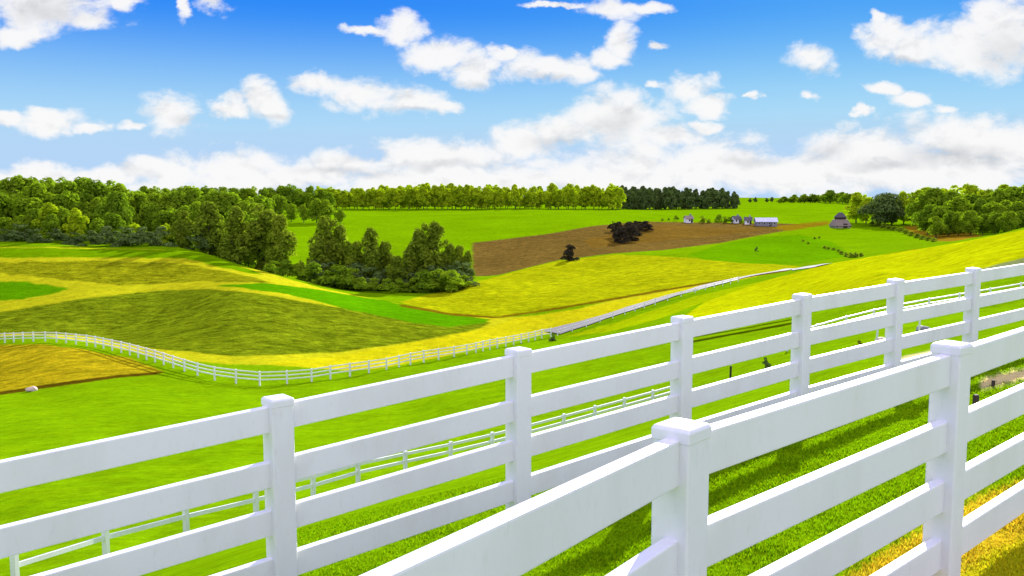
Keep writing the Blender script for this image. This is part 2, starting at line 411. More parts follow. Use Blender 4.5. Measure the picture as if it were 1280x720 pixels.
# ------------------------------------------------------------------ fences
PW, RH, RT = .146, .161, .056
RAIL_TOP = (.045, .390, .700, 1.010)
FH = 1.28
def fence_post(root, top, yaw, width=PW, tall=FH, bev=.012, capped=True):
    mb = MB(); H = tall + .25
    Rz = Matrix.Rotation(yaw, 4, 'Z')
    mb.box(Matrix.Translation(top + Vector((0, 0, -.03 - H / 2))) @ Rz @ Matrix.Diagonal((width, width, H, 1)), bev, 3)
    p = mb.build('post', M_VINYL, root)
    cb = MB()
    w = width / 2 + .0025
    vs = []
    for z, ww in ((-.052, w), (-.012, w), (-.001, w - .008), (.010, .012)):
        for sx_, sy in ((-1, -1), (1, -1), (1, 1), (-1, 1)):
            vs.append(top + (Rz @ Vector((sx_ * ww, sy * ww, z))))
    fs = [(3, 2, 1, 0), (12, 13, 14, 15)]
    for l in range(3):
        for q in range(4): fs.append((l * 4 + q, l * 4 + (q + 1) % 4, (l + 1) * 4 + (q + 1) % 4, (l + 1) * 4 + q))
    cb.poly(vs, fs)
    bmesh.ops.bevel(cb.bm, geom=list(cb.bm.edges), offset=.003, segments=1, affect='EDGES')
    cb.build('post_cap', M_VINYL, p)
def near_fence(name, tops, label):
    base = tops[len(tops) // 2] - Vector((0, 0, FH))
    root = empty(name, (0, 0, 0), label, 'fence')
    yaws = []
    for i, t in enumerate(tops):
        a = tops[max(0, i - 1)]; b = tops[min(len(tops) - 1, i + 1)]
        yaws.append(math.atan2(b.y - a.y, b.x - a.x))
        fence_post(root, t, yaws[-1])
    for a, b in zip(tops, tops[1:]):
        dirv = (b - a).normalized()
        for k, dz in enumerate(RAIL_TOP):
            mb = MB(); off = Vector((0, 0, -dz - RH / 2))
            j = Vector((0, 0, rng.normal() * .002)); j2 = Vector((0, 0, rng.normal() * .003))
            bar(mb, a + off + dirv * .03 + j, b + off - dirv * .03 + j2, RT, RH, .007, 2)
            mb.build('rail', M_VINYL, root)
    return root
def V3(px, py, Y):
    d = ray(px, py) * Y; return Vector((d[0], d[1], d[2] + CZ))
FA = [V3(20, 885, 1.18), V3(852, 529, 3.0), V3(1190, 428.5, 4.45), V3(1362, 376, 5.92)]
FB = [V3(-138, 592, 4.14), V3(347, 496, 5.4), V3(648, 435.5, 6.67), V3(853, 395.5, 7.93), V3(1003, 367.5, 9.2), V3(1120, 349, 10.47), V3(1217, 335, 11.75), V3(1298, 323, 13.0)]
near_fence('board_fence', FA, 'white four rail vinyl fence nearest the camera, its big post at bottom right of centre')
near_fence('board_fence', FB, 'white four rail vinyl fence crossing the whole picture behind the nearest one')

def far_fence(name, xy, label, tall, nrail, railh, postw, per_section, spacing):
    root = empty(name, (0, 0, 0), label, 'fence')
    pts = [Vector((x, y, gz(x, y))) for x, y in xy]
    zs = np.array([p.z for p in pts]); 
    for _ in range(5): zs[1:-1] = (zs[:-2] + zs[1:-1] * 2 + zs[2:]) / 4
    for p, z in zip(pts, zs): p.z = z
    for i, p in enumerate(pts):
        a = pts[max(0, i - 1)]; b = pts[min(len(pts) - 1, i + 1)]; yaw = math.atan2(b.y - a.y, b.x - a.x)
        mb = MB(); mb.box(Matrix.Translation(p + Vector((0, 0, tall / 2 - .15))) @ Matrix.Rotation(yaw, 4, 'Z') @ Matrix.Diagonal((postw, postw, tall + .3, 1)), .01, 1)
        mb.build('post', M_VINYL, root)
    lv = [tall - .06 - railh / 2 - k * (tall - .2 - railh) / max(1, nrail) for k in range(nrail)]
    if per_section:
        for a, b in zip(pts, pts[1:]):
            for z in lv:
                mb = MB(); bar(mb, a + Vector((0, 0, z)), b + Vector((0, 0, z)), .05, railh); mb.build('rail', M_VINYL, root)
    else:
        for z in lv:
            mb = MB()
            for a, b in zip(pts, pts[1:]):
                bar(mb, a + Vector((0, 0, z)), b + Vector((0, 0, z)), .06, railh)
            mb.build('rail', M_VINYL, root)
    return root
tr = smooth_path([(ray(*TRACK[q][:2])[0] * TRACK[q][2], TRACK[q][2]) for q in (1, 3, 5, 6, 8, 9)] + [(9.6, 46.5)], 2.5)
far_fence('track_fence', tr, 'low white rail fence on the slope at the left, behind the second big fence', .85, 2, .10, .12, True, 2.5)
tr2 = smooth_path([(16.5, 52.5)] + [(ray(*TRACK[q][:2])[0] * TRACK[q][2], TRACK[q][2]) for q in (11, 12, 13, 14)], 2.5)
far_fence('track_fence', tr2, 'low white rail fence on the slope at the right, above the brown bushes', 1.1, 3, .075, .10, True, 2.5)
wl = smooth_path([at(*p, 60)[:2] for p in pixpath([(-60, 430)] + [t[:2] for t in WIND], 15)], 2.7)
far_fence('paddock_fence', wl[:99], 'white fence winding through the valley meadow towards the road', 1.45, 3, .11, .15, False, 2.7)

rl = smooth_path([at(*p, 60)[:2] for p in pixpath([(697, 420), (730, 410), (790, 390.5), (860, 368.5), (930, 351)], 30)], 2.7)
far_fence('paddock_fence', rl[:99], 'thin white fence following the lower edge of the grey road up the slope', 1.05, 2, .07, .10, False, 2.7)

# ------------------------------------------------------------------ plants
def leaves(centers, normals, size, up=.35):
    """quads round each centre, facing roughly along its normal"""
    m = len(centers)
    nrm = normals + rng.normal(size=(m, 3)) * .38; nrm[:, 2] += up
    nrm /= np.linalg.norm(nrm, axis=1)[:, None]
    t = np.cross(nrm, rng.normal(size=(m, 3))); t /= np.linalg.norm(t, axis=1)[:, None]
    b = np.cross(nrm, t)
    s = (size * rng.uniform(.6, 1.4, m))[:, None]
    c = centers
    V = np.stack([c - t * s, c - b * s * .6 + nrm * s * .15, c + t * s, c + b * s * .6 + nrm * s * .15], 1).reshape(-1, 3)
    f = np.arange(m * 4).reshape(-1, 4)
    return V, f
def crown_mesh(name, mat, W=1., H=1., nl=26, nleaf=4200, size=.055, shape='round', base=.12, seed=0):
    """crown of unit height/width, built of lobes of leaves"""
    g = np.random.default_rng(seed)
    cs = []; rs = []
    for k in range(nl):
        z = g.uniform(0, 1)
        if shape == 'round': rad = .5 * math.sqrt(max(.02, 1 - (2 * (z - .47) / 1.08) ** 2)) if z > .25 else .5 * (.6 + z * .9)
        elif shape == 'tall': rad = .5 * (1 - abs(z - .42) ** 1.6 * 1.9)
        elif shape == 'cone': rad = .5 * (1.04 - z) ** .8
        else: rad = .5 * math.sqrt(max(0, 1 - z * z))
        rad = max(rad, .06)
        a = g.uniform(0, 2 * math.pi) + k * 2.4
        rr = rad * (g.uniform(.35, .85) if k % 4 else g.uniform(0, .3))
        lr = g.uniform(.13, .24) * (.55 + rad)
        zz = base + z * (1 - base - lr * .8)
        cs.append((math.cos(a) * rr * W, math.sin(a) * rr * W, zz * H)); rs.append(lr)
    cs = np.array(cs); rs = np.array(rs)
    w = rs ** 2; pick = g.choice(nl, nleaf, p=w / w.sum())
    d = g.normal(size=(nleaf, 3)); d /= np.linalg.norm(d, axis=1)[:, None]; d[:, 2] = np.where(d[:, 2] < -.3, -d[:, 2], d[:, 2])
    rad = rs[pick][:, None] * (g.uniform(.55, 1.08, (nleaf, 1)) ** .6)
    c = cs[pick] + d * rad * np.array([W, W, .85 * H if shape != 'cone' else H * .7])
    c[:, 2] = np.maximum(c[:, 2], .01)
    V, f = leaves(c, d, size)
    me = fast_mesh(name, V, quads=f); me.materials.append(mat); return me
def trunk_mesh(name, top=.6, r=.02, seed=0, limbs=6):
    g = np.random.default_rng(seed); V = []; Fc = []
    def tube(path, radii, k=7):
        b = len(V)
        for p, rr in zip(path, radii):
            for q in range(k):
                a = q / k * 2 * math.pi; V.append((p[0] + math.cos(a) * rr, p[1] + math.sin(a) * rr, p[2]))
        for i in range(len(path) - 1):
            for q in range(k):
                Fc.append((b + i * k + q, b + i * k + (q + 1) % k, b + (i + 1) * k + (q + 1) % k, b + (i + 1) * k + q))
    tube([(0, 0, -.03), (0, 0, .02), (.006, .002, .2), (.0, .006, .4), (0, 0, top)], [r * 1.8, r * 1.15, r * .9, r * .65, r * .2])
    for k in range(limbs):
        a = g.uniform(0, 6.28); z = g.uniform(.15, .45); l = g.uniform(.12, .25)
        tube([(0, 0, z), (math.cos(a) * l * .5, math.sin(a) * l * .5, z + l * .5), (math.cos(a) * l, math.sin(a) * l, z + l * 1.1)], [r * .5, r * .33, r * .12], 5)
    me = bpy.data.meshes.new(name); me.from_pydata(V, [], Fc); me.materials.append(M_BARK); me.shade_smooth(); return me
PROTO = {}
for kind, mat, shape, cnt, a in (('broad', M_LEAF, 'round', 5, dict(W=.75, nl=34, nleaf=5200, size=.030)), ('light', M_LEAF2, 'round', 4, dict(W=.62, nl=28, nleaf=3600, size=.034)),
                               ('gully', M_MID, 'tall', 4, dict(W=.52, nl=40, nleaf=6500, size=.024, base=.03)), ('dark', M_DARK, 'tall', 3, dict(W=.5, nl=26, nleaf=3200, size=.034, base=.04)),
                               ('oak', M_DARK, 'round', 1, dict(W=1.15, nl=44, nleaf=8000, size=.026, base=.10)), ('bush', M_LEAF, 'dome', 3, dict(W=1.2, nl=16, nleaf=1500, size=.055, base=.0)),
                               ('darkbush', M_DARK, 'dome', 2, dict(W=1.3, nl=16, nleaf=1800, size=.05, base=.0)), ('drybush', M_BROWN, 'dome', 1, dict(W=1.2, nl=12, nleaf=1300, size=.05, base=0)),
                               ('thick', M_THICK, 'dome', 3, dict(W=1.3, nl=20, nleaf=3200, size=.05, base=.0)), ('hedge', M_MID, 'dome', 2, dict(W=2.0, nl=20, nleaf=1800, size=.07, base=0))):
    for s in range(cnt):
        PROTO.setdefault(kind, []).append((crown_mesh('crown', mat, shape=shape, seed=s * 13 + len(kind), **a), trunk_mesh('trunk', seed=s, r=.022 if kind != 'light' else .016)))
def plant(kind, x, y, tall, name, label, cat, group=None, wide=1., crown='crown', sink=.1):
    cm, tm = random.choice(PROTO[kind])
    root = empty(name, (x, y, gz(x, y) - sink), label, cat, group); root.rotation_euler.z = random.uniform(0, 6.28)
    root.scale = (tall * wide, tall * wide, tall)
    for me, nm in ((cm, crown), (tm, 'trunk')):
        if nm == 'trunk' and kind in ('bush', 'darkbush', 'drybush', 'hedge', 'thick'):
            continue
        o = bpy.data.objects.new(nm, me); COL.objects.link(o); o.parent = root
    return root
def bush(kind, x, y, tall, name, label, cat, group=None, wide=1., sink=.05):
    cm, tm = random.choice(PROTO[kind])
    o = bpy.data.objects.new(name, cm); COL.objects.link(o); o.location = (x, y, gz(x, y) - sink); o.rotation_euler.z = random.uniform(0, 6.28)
    o.scale = (tall * wide, tall * wide, tall); tag(o, label, cat, group); return o
def row(kind, name, label, group, pxs, Yf, topf, wide=1., jy=6, cap=None, minh=4):
    for px in pxs:
        Y = Yf(px) + random.uniform(-jy, jy); pj = px + random.uniform(-2, 2)
        x = (pj - 640) / F * Y; g0 = gz(x, Y)
        d = ray(pj, topf(px) + random.uniform(-2, 2)); tz = CZ + d[2] * Y
        h = max(minh, tz - g0)
        if cap: h = min(h, cap)
        plant(kind, x, Y, h * random.uniform(.88, 1.06), name, label, 'tree', group, wide * random.uniform(.85, 1.15))
LT = lambda px: float(np.interp(px, [-60, 0, 20, 40, 75, 100, 113, 130, 155, 168, 180, 200, 220, 270, 330, 360], [214, 216, 220, 214, 214, 219, 226, 221, 222, 234, 239, 237, 232, 236, 244, 262]))
GL = 'leafy green tree in the wood on the left behind the striped hills'
row('broad', 'broadleaf_tree', GL, 'trees of the left wood', np.arange(-50, 330, 17), lambda p: 262, LT)
row('broad', 'broadleaf_tree', GL, 'trees of the left wood', np.arange(-40, 340, 21), lambda p: 243 - max(0, p - 200) * .05, lambda p: LT(p) + 22 + 8 * math.sin(p * .12))
row('broad', 'broadleaf_tree', GL, 'trees of the left wood', np.arange(-50, 350, 19), lambda p: 226 - max(0, p - 200) * .06, lambda p: LT(p) + 48 + 7 * math.sin(p * .2 + 1))
row('light', 'broadleaf_tree', GL, 'trees of the left wood', [60, 95, 170, 205, 262, 300, 340], lambda p: 220, lambda p: LT(p) + 42, 1.2)
for px in range(-40, 300, 22):
    Y = 214 + random.uniform(-3, 3); bush('darkbush', (px - 640) / F * Y, Y, random.uniform(3, 5), 'shrub', 'low dark shrub at the foot of the left wood', 'shrub', 'undergrowth of the left wood', 1.3)
# far wood over the bright field
FT = lambda px: float(np.interp(px, [180, 280, 330, 400, 430, 480, 560, 640, 700, 775], [230, 232, 231, 234, 236, 232, 230, 233, 232, 231]))
FL = 'slender yellow green tree of the long far wood above the bright field'
row('light', 'slender_tree', FL, 'trees of the long far wood', np.arange(405, 775, 8.2), lambda p: 612, lambda p: FT(p) + 1, 1.0, 5)
row('light', 'slender_tree', FL, 'trees of the long far wood', np.arange(401, 775, 11), lambda p: 630, lambda p: FT(p) - .5, 1.1, 6)
row('broad', 'far_tree', 'dark green tree of the far wood rising behind the left wood', 'trees of the far wood behind the left wood', np.arange(185, 425, 12), lambda p: 560, lambda p: FT(p), 1.0, 8)
row('broad', 'far_tree', 'rounded green tree at the near edge of the far wood', 'trees along the near edge of the far wood', np.arange(290, 430, 15), lambda p: 470 - (p - 300) * .2, lambda p: FT(p) + 17 + 5 * math.sin(p * .3), 1.1, 8)
row('dark', 'conifer', 'dark conifer in the dense block at the right end of the far wood', 'conifers of the far block', np.arange(778, 925, 6.5), lambda p: 640 + (p - 778) * .5, lambda p: float(np.interp(p, [778, 850, 900, 925], [233, 234, 236, 241])), 1.25, 4)
row('dark', 'conifer', 'dark conifer in the dense block at the right end of the far wood', 'conifers of the far block', np.arange(781, 922, 8), lambda p: 662 + (p - 778) * .5, lambda p: float(np.interp(p, [778, 850, 900, 925], [232, 233, 235, 240])), 1.25, 4)
row('dark', 'skyline_tree', 'small dark tree on the skyline beside the conifer block', 'dark skyline trees', [936, 943, 955, 962], lambda p: 1080, lambda p: 245, 1.9, 20, minh=2)
row('broad', 'skyline_tree', 'round green tree on the skyline above the farm shed', 'round skyline trees', [985, 992, 999, 1006, 1013, 1021, 1029, 1037, 1044, 1052, 1058], lambda p: 980 - (p - 985) * 2, lambda p: float(np.interp(p, [985, 1010, 1040, 1058], [245, 244, 239, 241])), 1.4, 14)
row('broad', 'skyline_tree', 'round green tree on the skyline above the farm shed', 'round skyline trees', np.arange(972, 1072, 6.5), lambda p: 930, lambda p: float(np.interp(p, [972, 1010, 1040, 1070], [247, 245, 242, 243])), 2.0, 14, minh=5)
# gully trees
QL = 'tall tree standing in the hollow between the hills'
for px, ty, Y, w in ((230, 262, 214, 1.1), (262, 250, 214, 1.2), (296, 257, 210, 1.1), (330, 253, 212, 1.3), (352, 266, 208, .95), (376, 324, 203, 1.0), (388, 326, 203, .9), (405, 268, 205, 1.0), (422, 272, 207, .9),
                     (445, 300, 205, 1.1), (463, 283, 204, 1.0), (482, 300, 206, 1.0), (495, 318, 200, 1.2), (515, 300, 204, 1.0), (528, 277, 203, 1.0), (543, 276, 206, 1.0), (560, 298, 205, 1.0), (575, 305, 206, 1.0), (585, 312, 205, .8)):
    x = (px - 640) / F * Y; g0 = gz(x, Y); tz = CZ + ray(px, ty)[2] * Y
    plant('gully', x, Y, tz - g0, 'hollow_tree', QL, 'tree', 'trees in the hollow', w)
for px in range(340, 590, 16):
    Y = random.uniform(190, 198); bush('bush', (px - 640) / F * Y, Y, random.uniform(2.5, 5.5), 'shrub', 'light green bush under the trees of the hollow', 'shrub', 'bushes in the hollow', 1.2)
for px in range(395, 590, 13):
    Y = random.uniform(199, 203); bush('darkbush', (px - 640) / F * Y, Y, random.uniform(4, 6.5), 'shrub', 'dark bush among the trees of the hollow', 'shrub', 'dark bushes in the hollow', 1.2)
# right wood
RTp = lambda px: float(np.interp(px, [1070, 1090, 1120, 1150, 1165, 1185, 1215, 1240, 1280, 1330], [242, 241, 244, 238, 233, 230, 231, 229, 228, 226]))
RL = 'broad green tree in the wood on the right behind the yellow hill'
row('light', 'wood_tree', RL, 'trees of the right wood', np.arange(1068, 1340, 15), lambda p: 470 - (p - 1068) * .35, RTp, 1.25)
row('broad', 'wood_tree', RL, 'trees of the right wood', np.arange(1150, 1340, 17), lambda p: 395 - (p - 1150) * .2, lambda p: RTp(p) + 6 + 4 * math.sin(p * .3), 1.2)
row('broad', 'wood_tree', RL, 'trees of the right wood', np.arange(1160, 1340, 16), lambda p: 360 - (p - 1150) * .2, lambda p: RTp(p) + 20 + 5 * math.sin(p * .23), 1.2)
row('broad', 'wood_tree', RL, 'trees of the right wood', np.arange(1168, 1340, 15), lambda p: 338 - (p - 1150) * .2, lambda p: RTp(p) + 34, 1.1)
def grow(kind, px, py, hpx, name, label, cat, group=None, wide=1., ymin=0, tree=False):
    p = at(px, py, ymin); h = hpx / F * p.y
    return (plant if tree else bush)(kind, p.x, p.y, h, name, label, cat, group, wide)
grow('oak', 1106, 282, 41, 'spreading_tree', 'big dark spreading tree standing alone left of the right wood', 'tree', None, 1.2, 200, True)
for px, py, h, w in ((785, 301, 24, 1.1), (772, 296, 20, .9), (795, 294, 19, 1.1), (806, 289, 14, 1.2), (777, 304, 22, .9), (788, 292, 16, 1.2), (766, 290, 14, .8), (800, 287, 11, 1.4)):
    grow('thick', px, py, h * .95, 'thicket_bush', 'very dark tall bush of the thicket in the ploughed field', 'shrub', 'bushes of the thicket in the ploughed field', w, 250)
grow('thick', 713, 326, 21, 'round_bush', 'round dark bush alone at the lower edge of the ploughed field', 'shrub', None, .85, 200)
grow('darkbush', 946, 314, 6, 'round_bush', 'tiny dark bush alone in the green oval field', 'shrub', None, .8, 200)
for px, py, h in ((828, 276, 4), (836, 276, 4), (845, 276, 7), (878, 279, 10), (886, 279, 6), (899, 278, 11), (906, 279, 9), (912, 279, 8), (925, 279, 8), (932, 280, 6)):
    grow('bush', px, py, h, 'farm_bush', 'small bush beside the far farm houses', 'shrub', 'bushes round the far farm', 1.0, 350)
for px, py, h in ((1031, 311, 4), (1036, 312, 4), (1042, 313, 4), (1048, 315, 4), (1052, 318, 5), (1058, 321, 6), (1064, 322, 7), (1070, 322, 7), (1076, 322, 6), (1010, 305, 3), (1004, 302, 3), (1018, 299, 3), (1024, 298, 3)):
    grow('hedge', px, py, h, 'hedge_bush', 'low dark bush in the line across the right green field', 'shrub', 'bushes across the right green field', .8, 200)
for k, px in enumerate(range(1090, 1172, 7)):
    py = np.interp(px, [1090, 1125, 1150, 1170], [282, 290, 299, 303])
    grow('hedge', px, py, 6, 'hedge_bush', 'low dark bush of the hedge running down from the big dark tree', 'shrub', 'hedge below the big dark tree', 1.0, 200)
grow('darkbush', 691, 426, 9, 'low_bush', 'dark bush at the end of the winding valley fence', 'shrub', None, 1.0, 90)
grow('darkbush', 957, 462, 17, 'low_bush', 'dark green bush seen between the rails behind the second fence', 'shrub', None, .7, 15)
grow('drybush', 1074, 436, 12, 'dry_bush', 'brown dry bush on the slope just left of the pale boulder', 'shrub', None, 1.1, 15)
grow('drybush', 1192, 410, 7, 'dry_bush', 'smaller brown dry bush on the slope at the right', 'shrub', None, 1.2, 15)

# ------------------------------------------------------------------ farm buildings
def gable_house(px, py, w, d, hw, hr, yaw, name, label, cat, wallm, roofm, ymin, windows=3, group=None, chimney=True):
    p = at(px, py, ymin); root = empty(name, p, label, cat, group); root.rotation_euler.z = yaw
    mb = MB(); z0 = -.6
    mb.poly([(-w/2,-d/2,z0),(w/2,-d/2,z0),(w/2,d/2,z0),(-w/2,d/2,z0),(-w/2,-d/2,hw),(w/2,-d/2,hw),(w/2,d/2,hw),(-w/2,d/2,hw),(-w/2,0,hw+hr-.1),(w/2,0,hw+hr-.1)],
            [(0,1,5,4),(2,3,7,6),(1,2,6,9,5),(3,0,4,8,7),(3,2,1,0),(4,5,9,8),(6,7,8,9)])
    mb.build('wall', wallm, root)
    rb = MB(); e = .45; t = .15
    for s in (-1, 1):
        a = Vector((-w/2-e, s*(d/2+e), hw - e*hr/(d/2))); b = Vector((w/2+e, s*(d/2+e), hw - e*hr/(d/2))); c = Vector((w/2+e, 0, hw+hr)); f = Vector((-w/2-e, 0, hw+hr)); u = Vector((0, 0, t))
        rb.poly([a, b, c, f, a+u, b+u, c+u, f+u], [(0,1,2,3),(7,6,5,4),(0,4,5,1),(1,5,6,2),(2,6,7,3),(3,7,4,0)])
    r = rb.build('roof', roofm, root)
    if chimney: MB().box(Matrix.Translation((w*.25, 0, hw+hr+.3)) @ Matrix.Diagonal((.7, .7, 1.4, 1))).build('chimney', M_GSTONE, r)
    for k in range(windows):
        x = (k + .5) / windows * w - w / 2
        wn = MB().box(Matrix.Translation((x, -d/2-.02, hw*.55)) @ Matrix.Diagonal((1.0, .12, 1.2, 1))).build('window', M_WALL, root)
        MB().box(Matrix.Translation((x, -d/2-.09, hw*.55)) @ Matrix.Diagonal((.8, .04, 1.0, 1))).build('pane', M_GLASS, wn)
    MB().box(Matrix.Translation((w*.08 + .9, -d/2-.03, 1.0)) @ Matrix.Diagonal((.95, .08, 2.0, 1))).build('door', M_WOOD, root)
    return root
gable_house(957, 282.5, 9.5, 5, 2.2, 1.6, R(-4), 'farm_shed', 'long low farm shed with pale metal roof beyond the ploughed field', 'shed', M_GSTONE, M_METAL, 300, 4, None, False)
gable_house(920, 279, 3.6, 3.2, 2.2, 1.2, R(20), 'cottage', 'white cottage with dark roof just left of the long farm shed', 'house', M_WALL, M_ROOF, 350, 2)
gable_house(935, 280.5, 3.2, 3.2, 2.1, 1.3, R(-15), 'cottage', 'small white cottage touching the left end of the long shed', 'house', M_WALL, M_ROOF, 350, 1)
gable_house(860.5, 278.5, 3.5, 3, 2.2, 1.1, R(10), 'cottage', 'tiny white cottage standing apart at the left of the farm', 'house', M_WALL, M_SLATE, 350, 1)
def stone_barn():
    p = at(1050, 285, 300); root = empty('stone_barn', p, 'old stone barn with wide lower roof and dark upper storey', 'barn'); root.rotation_euler.z = R(8)
    k = p.y / F * .92
    w, d = 22 * k, 16 * k
    MB().box(Matrix.Translation((0, 0, .5 * k)) @ Matrix.Diagonal((w, d, 5 * k, 1))).build('wall', M_BWALL, root)
    def frustum(z0, z1, w0, d0, w1, d1):
        v = [(sx_*w0/2, sy*d0/2, z0) for sx_, sy in ((-1,-1),(1,-1),(1,1),(-1,1))] + [(sx_*w1/2, sy*d1/2, z1) for sx_, sy in ((-1,-1),(1,-1),(1,1),(-1,1))]
        return v, [(3,2,1,0),(4,5,6,7),(0,1,5,4),(1,2,6,5),(2,3,7,6),(3,0,4,7)]
    MB().poly(*frustum(2.9*k, 11.5*k, w*1.1, d*1.12, w*.78, d*.5)).build('lower_roof', M_SLATE, root)
    MB().box(Matrix.Translation((0, 0, 12.4*k)) @ Matrix.Diagonal((13*k, 7.4*k, 4*k, 1))).build('upper_storey', M_WOOD, root)
    MB().poly(*frustum(14.3*k, 21*k, 15*k, 9*k, 5*k, .6*k)).build('upper_roof', M_ROOF, root)
    MB().box(Matrix.Translation((1.2, -d/2-.03, 1.1)) @ Matrix.Diagonal((2.2, .1, 2.2, 1))).build('door', M_WOOD, root)
    for x in (-3, 4): MB().box(Matrix.Translation((x, -d/2-.03, .9)) @ Matrix.Diagonal((.7, .1, .6, 1))).build('window', M_GLASS, root)
stone_barn()

# ------------------------------------------------------------------ small things
def rock(px, py, size, mat, label, cat='rock', ymin=0, flat=.6):
    p = at(px, py, ymin); bm = bmesh.new(); bmesh.ops.create_icosphere(bm, subdivisions=3, radius=1)
    from mathutils import noise
    for v in bm.verts:
        nz = 1 + .35 * noise.noise(v.co * 1.3 + Vector((px, py, 0))) + .08 * noise.noise(v.co * 5)
        v.co = Vector((v.co.x * 1.25, v.co.y, v.co.z * flat)) * nz * size
    me = bpy.data.meshes.new('boulder'); bm.to_mesh(me); bm.free(); me.materials.append(mat); me.shade_smooth()
    o = bpy.data.objects.new('boulder', me); COL.objects.link(o); o.location = p + Vector((0, 0, size * flat * .35)); tag(o, label, cat)
rock(40, 489, .42, M_STONE, 'pinkish white boulder at the edge of the ochre field', ymin=50, flat=.75)
rock(1103, 428, .28, M_STONE, 'pale boulder beside the thin white marker post', ymin=15)
rock(1154, 415, .25, M_GSTONE, 'grey boulder on the slope beside the second marker post', ymin=15, flat=.9)
def stake(px, py, hpx, w, mat, name, label, ymin, cat='post'):
    p = at(px, py, ymin); h = hpx / F * p.y
    mb = MB(); mb.box(Matrix.Translation((0, 0, h / 2 - .1)) @ Matrix.Rotation(R(3), 4, 'X') @ Matrix.Diagonal((w, w, h + .2, 1)), w * .15, 1)
    o = mb.build(name, mat); o.location = p; tag(o, label, cat)
stake(1096, 430, 22, .07, M_VINYL, 'marker_post', 'thin white marker post left of the pale boulder', 15)
stake(1149, 416, 22, .07, M_VINYL, 'marker_post', 'thin white marker post left of the grey boulder', 15)
stake(913, 475, 18, .10, M_WOOD, 'wooden_stake', 'dark wooden stake on the slope left of the dark green bush', 15)
stake(1241, 484, 9, .03, M_WOOD, 'wooden_stake', 'short dark stake on the sandy strip at the right', 4)
stake(1219, 508, 15, .045, M_WOOD, 'wooden_stake', 'short dark stake right of the second big post, below the sandy strip', 4)

# ------------------------------------------------------------------ near grass: blades, nobody could count them
def grass():
    m = 260000
    Y = np.exp(rng.uniform(math.log(2.0), math.log(16), m)); a = rng.uniform(-.25, .62, m)
    X = a * Y
    clump = .5 + .5 * np.sin(X * 5.1 + np.sin(Y * 3.7) * 2) * np.sin(Y * 4.3 + np.sin(X * 2.9) * 2)
    bare = ground_col(X, Y)[:, 2] > .08
    keep = rng.uniform(size=m) < (.45 + .55 * clump) * np.where(bare, .12, 1); X, Y, clump = X[keep], Y[keep], clump[keep]; m = len(X)
    Z = height(X, Y)
    h = rng.uniform(.01, .024, m) * (.7 + .7 * clump); w = rng.uniform(.0018, .0035, m) * np.clip(Y / 3.5, 1, 3.2)
    th = rng.uniform(0, 6.28, m); lean = rng.uniform(.2, .9, m); la = rng.uniform(0, 6.28, m)
    dx, dy = np.cos(th) * w, np.sin(th) * w
    lx, ly = np.cos(la) * h * lean, np.sin(la) * h * lean
    b0 = np.stack([X - dx, Y - dy, Z - .004], 1); b1 = np.stack([X + dx, Y + dy, Z - .004], 1)
    m0 = np.stack([X - dx * .8 + lx * .35, Y - dy * .8 + ly * .35, Z + h * .6], 1); m1 = np.stack([X + dx * .8 + lx * .35, Y + dy * .8 + ly * .35, Z + h * .6], 1)
    t = np.stack([X + lx, Y + ly, Z + h], 1)
    V = np.stack([b0, b1, m1, m0, t], 1).reshape(-1, 3); i = np.arange(m)[:, None] * 5
    tr_ = np.concatenate([i + [0, 1, 2], i + [0, 2, 3], i + [3, 2, 4]], 1).reshape(-1, 3)
    me = fast_mesh('grass', V, tris=tr_)
    C = np.ones((m, 5, 4), np.float32); C[..., :3] = (ground_col(X, Y) * rng.uniform(.9, 1.9, (m, 1)))[:, None, :]
    C[..., 0] *= rng.uniform(.85, 1.2, (m, 1))
    ca = me.attributes.new('fieldcol', 'FLOAT_COLOR', 'POINT'); ca.data.foreach_set('color', C.reshape(-1))
    mt, nt = nodes('grass_blades'); g = G(nt); aa = g.n('ShaderNodeAttribute', attribute_name='fieldcol')
    d = g.n('ShaderNodeBsdfDiffuse'); g.link(aa.outputs['Color'], d.inputs[0]); tr2 = g.n('ShaderNodeBsdfTranslucent'); g.link(aa.outputs['Color'], tr2.inputs[0])
    mx = g.n('ShaderNodeMixShader'); mx.inputs[0].default_value = .45; g.link(d.outputs[0], mx.inputs[1]); g.link(tr2.outputs[0], mx.inputs[2])
    o = g.n('ShaderNodeOutputMaterial'); g.link(mx.outputs[0], o.inputs[0]); me.materials.append(mt)
    ob = bpy.data.objects.new('grass', me); COL.objects.link(ob); ob['kind'] = 'stuff'; tag(ob, 'short mown grass around and between the two big fences', 'grass')
grass()

# ------------------------------------------------------------------ sun and sky
SUN_AZ = (.34, .94)            # where the sun stands, seen from above (x, y)
SUN_EL = R(21.5)
v = Vector((SUN_AZ[0], SUN_AZ[1], 0)).normalized() * math.cos(SUN_EL); v.z = math.sin(SUN_EL)
sl = bpy.data.lights.new('sun', 'SUN'); sl.energy = 5.0; sl.angle = R(.53); sl.color = (1, .95, .86)
so = bpy.data.objects.new('sun', sl); COL.objects.link(so); so.rotation_euler = v.to_track_quat('Z', 'Y').to_euler(); so.location = (0, 0, 50)

